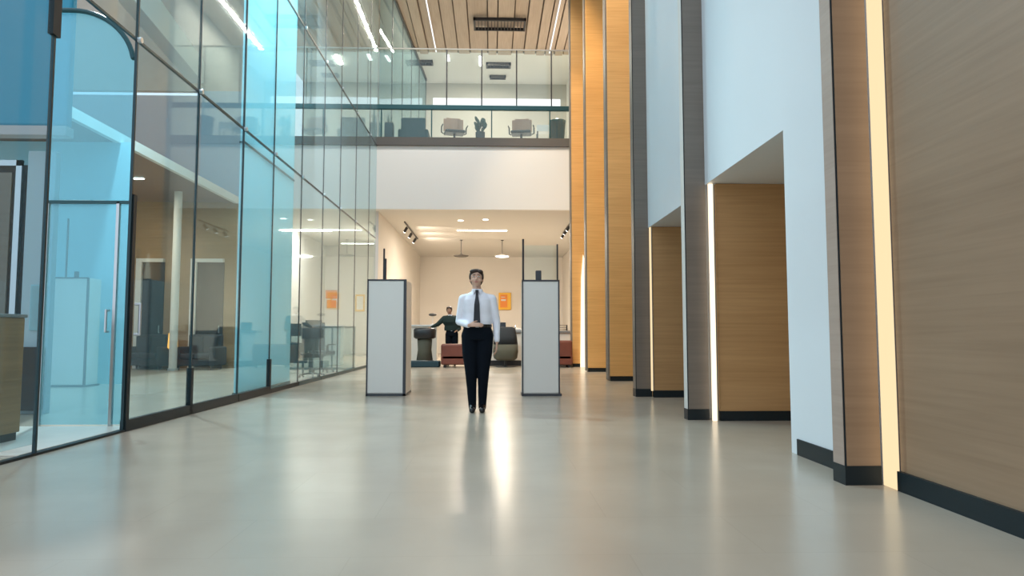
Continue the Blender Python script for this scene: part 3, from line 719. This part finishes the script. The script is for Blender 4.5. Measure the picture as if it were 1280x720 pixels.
# ================================================================== PEOPLE
def hand(mb, wrist, dirv, palmn, side, curl=.35, L_=.18, thumb=1):
    """five separate unequal fingers on a palm; dirv = along the hand, palmn = palm normal (fingers curl towards it)"""
    d = Vector(dirv).normalized(); n = Vector(palmn); n = (n - d * n.dot(d)).normalized(); s_ = d.cross(n) * side
    w0 = Vector(wrist); pl = L_ * .5
    for k in (-1.2, -.4, .4, 1.2):
        mb.cap(w0 + s_ * .008 * k + d * .01, w0 + d * pl + s_ * .017 * k, .013, .0105, 10)
    for k, ln in zip((-1.5, -.5, .5, 1.5), (.72, .92, 1.0, .88)):
        p = w0 + d * pl + s_ * .0145 * k; dd = d.copy(); seg = L_ * .5 * ln / 3 * 1.05; r_ = .0085
        for q in range(3):
            dd = (dd * math.cos(curl) + n * math.sin(curl)).normalized() if q else (dd * math.cos(curl * .6) + n * math.sin(curl * .6)).normalized()
            p2 = p + dd * seg; mb.cap(p, p2, r_, r_ * .93, 10); p = p2; r_ *= .93
    p = w0 + d * .03 + s_ * .024; dd = (d * .75 + s_ * .6 + n * .3).normalized()
    for q in range(3):
        p2 = p + dd * (.033 - .004 * q); mb.cap(p, p2, .0115 - .001 * q, .0105 - .001 * q, 10); p = p2; dd = (dd + d * .35 + n * .15).normalized()

def figure(name, label, loc, rz, J, skin, shirt_m, trouser_m, hair_m, shoe_m, vox=.007, tie=False, scale=1, collar='shirt', loose=1.0, bulk=1.0):
    """J: joints; body is one surface, clothes are children"""
    V = {k: Vector(v) for k, v in J.items() if hasattr(v, '__len__') and len(v) == 3}
    b = MB()
    hc = V['head']
    hr = Matrix.Rotation(R(J.get('tilt', (0,))[0]) if 'tilt' in J else 0, 3, 'X')
    def H(x, y, z): return hc + hr @ Vector((x, y, z))
    b.ball(H(0, .012, .03), (.077, .095, .09), 24, hr); b.ball(H(0, -.02, -.035), (.06, .068, .075), 20, hr)
    b.ball(H(0, -.05, -.088), (.026, .024, .022), 14, hr)                  # chin
    b.cap(H(0, -.088, .005), H(0, -.105, -.028), .009, .0135, 10)         # nose
    for s_ in (-1, 1):
        b.ball(H(s_ * .078, .012, -.005), (.012, .02, .032), 12, hr)      # ears
        b.ball(H(s_ * .042, -.062, -.03), (.024, .02, .022), 12, hr)      # cheeks
        b.ball(H(s_ * .03, -.078, .033), (.024, .011, .009), 12, hr)      # brow ridge
    b.cap(H(0, .02, -.06), V['neck'], .052, .056, 18)
    b.loft([(V['pelvis'].x, V['pelvis'].y, V['pelvis'].z - .1, .1, .08), (V['pelvis'].x, V['pelvis'].y, V['pelvis'].z, .15, .1),
            ((V['pelvis'].x + V['neck'].x) / 2, V['pelvis'].y, (V['pelvis'].z * .6 + V['neck'].z * .4), .12, .085),
            (V['neck'].x, V['neck'].y, V['neck'].z - .16, .15, .095), (V['neck'].x, V['neck'].y, V['neck'].z - .05, .15, .07), (V['neck'].x, V['neck'].y, V['neck'].z + .01, .06, .055)])
    for s_ in 'LR':
        b.chain([V['neck'] - Vector((0, 0, .06)), V['sh' + s_], V['el' + s_], V['wr' + s_]], [.05, .047, .034, .024])
        b.chain([V['hip' + s_], V['kn' + s_], V['an' + s_]], [.08, .05, .034])
        b.cap(V['an' + s_], V['an' + s_] + Vector((0, -.08, -.05)), .028, .018)
        hd = V['hd' + s_]; b_n = V['pn' + s_]
        hand(b, V['wr' + s_], hd, b_n, J['ts' + s_], J.get('curl', .3))
    body = b.build(name, skin, None, remesh=vox, sm_it=3, origin=(0, 0, 0))
    tag(body, label, 'person')
    body.location = loc; body.rotation_euler = (0, 0, rz); body.scale = (scale,) * 3
    body['_o'] = [0, 0, 0]
    # eyes, brows, mouth
    for s_ in (-1, 1):
        e = MB().ball(H(s_ * .03, -.079, .012), (.015, .008, .0075), 12, hr).build('eye', 'eyew', body, smooth=True, origin=(0, 0, 0))
        MB().ball(H(s_ * .03, -.0845, .012), (.0065, .004, .0065), 10, hr).build('iris', 'eye', e, smooth=True, origin=(0, 0, 0))
        MB().cap(H(s_ * .014, -.091, .037), H(s_ * .046, -.083, .038), .0042, .003, 8).build('eyebrow', hair_m, body, smooth=True, origin=(0, 0, 0))
    MB().ball(H(0, -.088, -.055), (.023, .007, .007), 12, hr).build('mouth', 'lips', body, smooth=True, origin=(0, 0, 0))
    # hair
    h = MB(); h.ball(H(0, .028, .052), (.088, .1, .088), 26, hr); h.ball(H(0, .07, .0), (.08, .062, .08), 20, hr)
    h.ball(H(-.022, -.04, .088), (.062, .05, .03), 18, hr); h.ball(H(.045, -.03, .082), (.04, .05, .032), 18, hr)
    for s_ in (-1, 1): h.ball(H(s_ * .078, .018, .035), (.014, .05, .052), 14, hr)
    h.build('hair', hair_m, body, remesh=.006, sm_it=2, origin=(0, 0, 0))
    # shirt / jacket
    c = MB(); n_ = V['neck']; p_ = V['pelvis']; wz = p_.z + .08; lo = loose
    c.loft([(p_.x, p_.y, wz - .015, .168, .118), (p_.x, p_.y, wz + .05, .172 * lo, .124), (p_.x, p_.y, wz + .14, .165, .12), (n_.x, n_.y, n_.z - .2, .178, .125),
            (n_.x, n_.y, n_.z - .1, .18, .112), (n_.x, n_.y, n_.z - .035, .14, .088), (n_.x, n_.y, n_.z + .005, .075, .066)], 36, 2.3)
    for v in c.bm.verts: v.co.x = p_.x + (v.co.x - p_.x) * bulk; v.co.y = p_.y + (v.co.y - p_.y) * bulk
    for s_ in 'LR':
        c.chain([n_ + Vector((0, 0, -.045)), V['sh' + s_], (V['sh' + s_] + V['el' + s_]) / 2, V['el' + s_], V['wr' + s_] * .92 + V['el' + s_] * .08], [.05 * bulk, .06 * bulk, .056 * bulk, .049 * bulk, .036], 18)
    sh = c.build('shirt' if shirt_m == 'shirt' else 'jacket', shirt_m, body, remesh=.008, sm_it=6, origin=(0, 0, 0))
    co = MB()
    co.loft([(n_.x, n_.y, n_.z - .012, .078, .07), (n_.x, n_.y, n_.z + .035, .064, .062)], 24)
    for s_ in (-1, 1): co.prism([(n_.x, n_.z + .03), (n_.x + s_ * .055, n_.z + .02), (n_.x + s_ * .045, n_.z - .035)], n_.y - .1, n_.y - .05)
    co.build('collar', collar, body, origin=(0, 0, 0), smooth=False)
    if tie:
        k = MB(); yb = n_.y - .132
        k.prism([(n_.x - .02, n_.z + .018), (n_.x + .02, n_.z + .018), (n_.x + .013, n_.z - .03), (n_.x - .013, n_.z - .03)], n_.y - .118, n_.y - .085)
        k.bm.faces.ensure_lookup_table()
        pts = [(-.014, n_.z - .03, -.105), (-.032, n_.z - .16, -.137), (-.038, wz + .1, -.134), (-.042, wz + .03, -.137), (0, wz - .01, -.137), (.042, wz + .03, -.137), (.038, wz + .1, -.134), (.032, n_.z - .16, -.137), (.014, n_.z - .03, -.105)]
        fr = [k.bm.verts.new((n_.x + a, n_.y + q, z)) for a, z, q in pts]; bk = [k.bm.verts.new((n_.x + a, n_.y + q + .012, z)) for a, z, q in pts]
        N_ = len(pts)
        for i in range(N_ - 1): k.bm.faces.new((fr[i], fr[i + 1], bk[i + 1], bk[i]))
        for i in range(4):
            j = N_ - 1 - i
            if j - i > 2: k.bm.faces.new((fr[i], fr[i + 1], fr[j - 1], fr[j])); k.bm.faces.new((bk[i], bk[j], bk[j - 1], bk[i + 1]))
            elif j - i == 2: k.bm.faces.new((fr[i], fr[i + 1], fr[j])); k.bm.faces.new((bk[i], bk[j], bk[i + 1]))
        k.build('tie', 'tie', body, origin=(0, 0, 0))
    # trousers
    q = MB()
    q.loft([(p_.x, p_.y, p_.z - .1, .19, .125), (p_.x, p_.y, p_.z - .02, .192, .13), (p_.x, p_.y, wz - .03, .17, .12), (p_.x, p_.y, wz + .005, .168, .12)], 36, 2.3)
    for s_ in 'LR':
        k_, a_ = V['kn' + s_], V['an' + s_]
        q.chain([V['hip' + s_], (V['hip' + s_] + k_) / 2, k_, (k_ + a_) / 2, a_ + Vector((0, -.01, -.03))], [.108, .101, .074, .06, .047], 20)
    q.build('trousers', trouser_m, body, remesh=.008, sm_it=5, origin=(0, 0, 0))
    be = MB().loft([(p_.x, p_.y, wz - .03, .178, .128), (p_.x, p_.y, wz + .008, .177, .127)], 36, 2.3)
    be = be.build('belt', 'shoe', body, origin=(0, 0, 0))
    MB().box(p_.x - .022, p_.x + .022, p_.y - .137, p_.y - .126, wz - .03, wz + .008, .003).build('buckle', 'steel', be, origin=(0, 0, 0))
    for s_ in 'LR':
        a_ = V['an' + s_]; fd = V.get('ft' + s_, Vector((0, -1, 0)))
        w = MB(); z0 = a_.z
        p0 = Vector((a_.x, a_.y, 0)) - fd * .05; p1 = Vector((a_.x, a_.y, 0)) + fd * .15
        w.cap(p0 + Vector((0, 0, .045)), p1 + Vector((0, 0, .035)), .042, .036, 16); w.cap(p0 + Vector((0, 0, .06)), Vector((a_.x, a_.y, z0)), .044, .047, 16)
        w.cap(Vector((a_.x, a_.y - .01, .08)), p1 * .6 + p0 * .4 + Vector((0, 0, .05)), .043, .04, 16)
        w.build('shoe', shoe_m, body, remesh=.007, sm_it=3, origin=(0, 0, 0))
        bb = bpy.data.objects[-1] if 0 else None
    return body

GJ = dict(head=(-.015, -.01, 1.632), tilt=(-10,), neck=(-.005, .01, 1.475), pelvis=(0, .01, .985),
          shR=(-.176, .01, 1.385), elR=(-.225, .05, 1.11), wrR=(-.1, -.165, 1.06), hdR=(1, -.1, .08), pnR=(-.1, .8, -.4), tsR=1,
          shL=(.176, .01, 1.385), elL=(.235, .04, 1.11), wrL=(.24, -.02, .86), hdL=(-.02, -.08, -1), pnL=(-1, .1, 0), tsL=1,
          hipR=(-.092, .01, .93), knR=(-.08, -.01, .52), anR=(-.058, .03, .085),
          hipL=(.092, .01, .93), knL=(.076, -.01, .52), anL=(.062, .03, .085), curl=.32)
figure('person', 'person in white shirt, black tie and black trousers standing between the gates', (-.17, 8.42, 0), 0, GJ, 'skin', 'shirt', 'navy', 'hair', 'shoe', .006, True, loose=1.03)
BJ = dict(head=(-.08, -.02, 1.67), tilt=(0,), neck=(-.05, .0, 1.52), pelvis=(0, .02, 1.0),
          shR=(-.23, .0, 1.44), elR=(-.42, -.12, 1.25), wrR=(-.62, -.22, 1.16), hdR=(-1, -.2, -.2), pnR=(0, 0, -1), tsR=1,
          shL=(.15, .02, 1.44), elL=(.22, .05, 1.13), wrL=(.18, -.15, 1.06), hdL=(-.5, -1, -.1), pnL=(0, 0, -1), tsL=-1,
          hipR=(-.09, .02, .95), knR=(-.1, 0, .52), anR=(-.1, .03, .09), hipL=(.09, .02, .95), knL=(.1, 0, .52), anL=(.1, .03, .09), curl=.3)
figure('person', 'person in dark green jacket leaning behind the red brown armchair', (-1.2, 20.8, 0), 0, BJ, 'skin2', 'green', 'navy', 'hair', 'shoe', .012, False, bulk=1.35)

# ================================================================== LIGHT
wd = bpy.data.worlds.new('sky'); sc.world = wd; wd.use_nodes = True
nt = wd.node_tree; bg = nt.nodes['Background']
bg.inputs[0].default_value = (.78, .88, 1.0, 1); bg.inputs[1].default_value = .88

spot((-6.6, 12.2, 9.5), (-4, 12.2, 3.0), 2600, (.85, .97, 1), 110, .2)  # added unseen cool spot that brightens the cyan screen
WARM = (1, .86, .7)
area((-.35, 25.2, ZS - .06), 1.86, 190, WARM, sy=.1)  # light of the strip built for the wavy ceiling reflection
area((.45, 28, ZS - .62 - .09), .4, 110, WARM)
spot((-1.05, 23.1, ZS - .03), (-1.05, 23.4, 0), 260, WARM, 120, .08)
spot((-.2, 22.9, ZS - .03), (-.2, 23.4, 0), 260, WARM, 120, .08)
for y_ in (24.1, 25.5, 26.9): spot((-2.9, y_, ZS - .3), (1.5, y_ + 6, 2.2), 110, WARM, 100, .05)
area((-6, 25.2, ZS - .06), 2.3, 160, (1, .93, .85), sy=.1)  # light of the strip added in the glazed office
area((-9.4, 16.5, ZS - .17), 1.9, 75, (1, .8, .6), sy=.12)  # light of the lamp added under the gallery
area((-2.35, 25.6, ZC - .15), 4.9, 210, WARM, (0, 0, R(90)), sy=.04)
area((2.45, 25.6, ZC - .15), 4.9, 210, WARM, (0, 0, R(90)), sy=.04)
area((-.5, 29.2, ZC - .07), 1.0, 130, WARM, (0, 0, R(90)), sy=.09)
for x_ in (-2.4, .6): spot((x_, 17.2, 12.7), (x_, 21.1, 5.9), 600, (1, .94, .86), 80, .2)  # added unseen spots that brighten the mezzanine front
for y, x in ((13.85, 2.7), (17.3, 2.7), (19.9, 2.6)):
    spot((.6, y - 3.6, 11.5), (x + .3, y, 4), 700, (1, .78, .5), 62, .15)

# ================================================================== CAMERA
cam = bpy.data.cameras.new('camera'); co = bpy.data.objects.new('camera', cam); COL.objects.link(co)
cam.sensor_width = 36; cam.lens = 850 / 1280 * 36
th = math.atan(58 / 850); ph = math.atan(26 / 850 * math.cos(th))
co.location = (0, 0, .95); co.rotation_euler = (R(90) + th, 0, -ph)
sc.camera = co
sc.view_settings.view_transform = 'Standard'; sc.view_settings.look = 'None'; sc.view_settings.gamma = 1
sc.view_settings.use_curve_mapping = False; sc.view_settings.exposure = 0.55
sc.cycles.transparent_max_bounces = 32; sc.cycles.max_bounces = 8
sc.cycles.use_denoising = True
GROUPS = dict(oak_blade_wall='tall honey oak blade walls', wood_column='projecting oak columns along the right wall', wood_panel='oak panels inside the openings',
    light_strip='warm vertical light strips', security_gate_cabinet='security gate cabinets', office_chair='office chairs', linear_light='linear ceiling lights',
    downlight='recessed downlights', pendant_lamp='disc pendant lamps', track_light='track lights', ceiling_vent='ceiling vents', doorway='doorways in the lounge oak wall',
    lounge_sofa='charcoal lounge sofas', leather_armchair='red brown leather armchairs', wall_sign='signs on the back walls', potted_plant='potted plants')
for o in bpy.data.objects:
    if '_o' in o: del o['_o']
    g = GROUPS.get(o.name.split('.')[0])
    if g and 'label' in o and o.parent is None: o['group'] = g
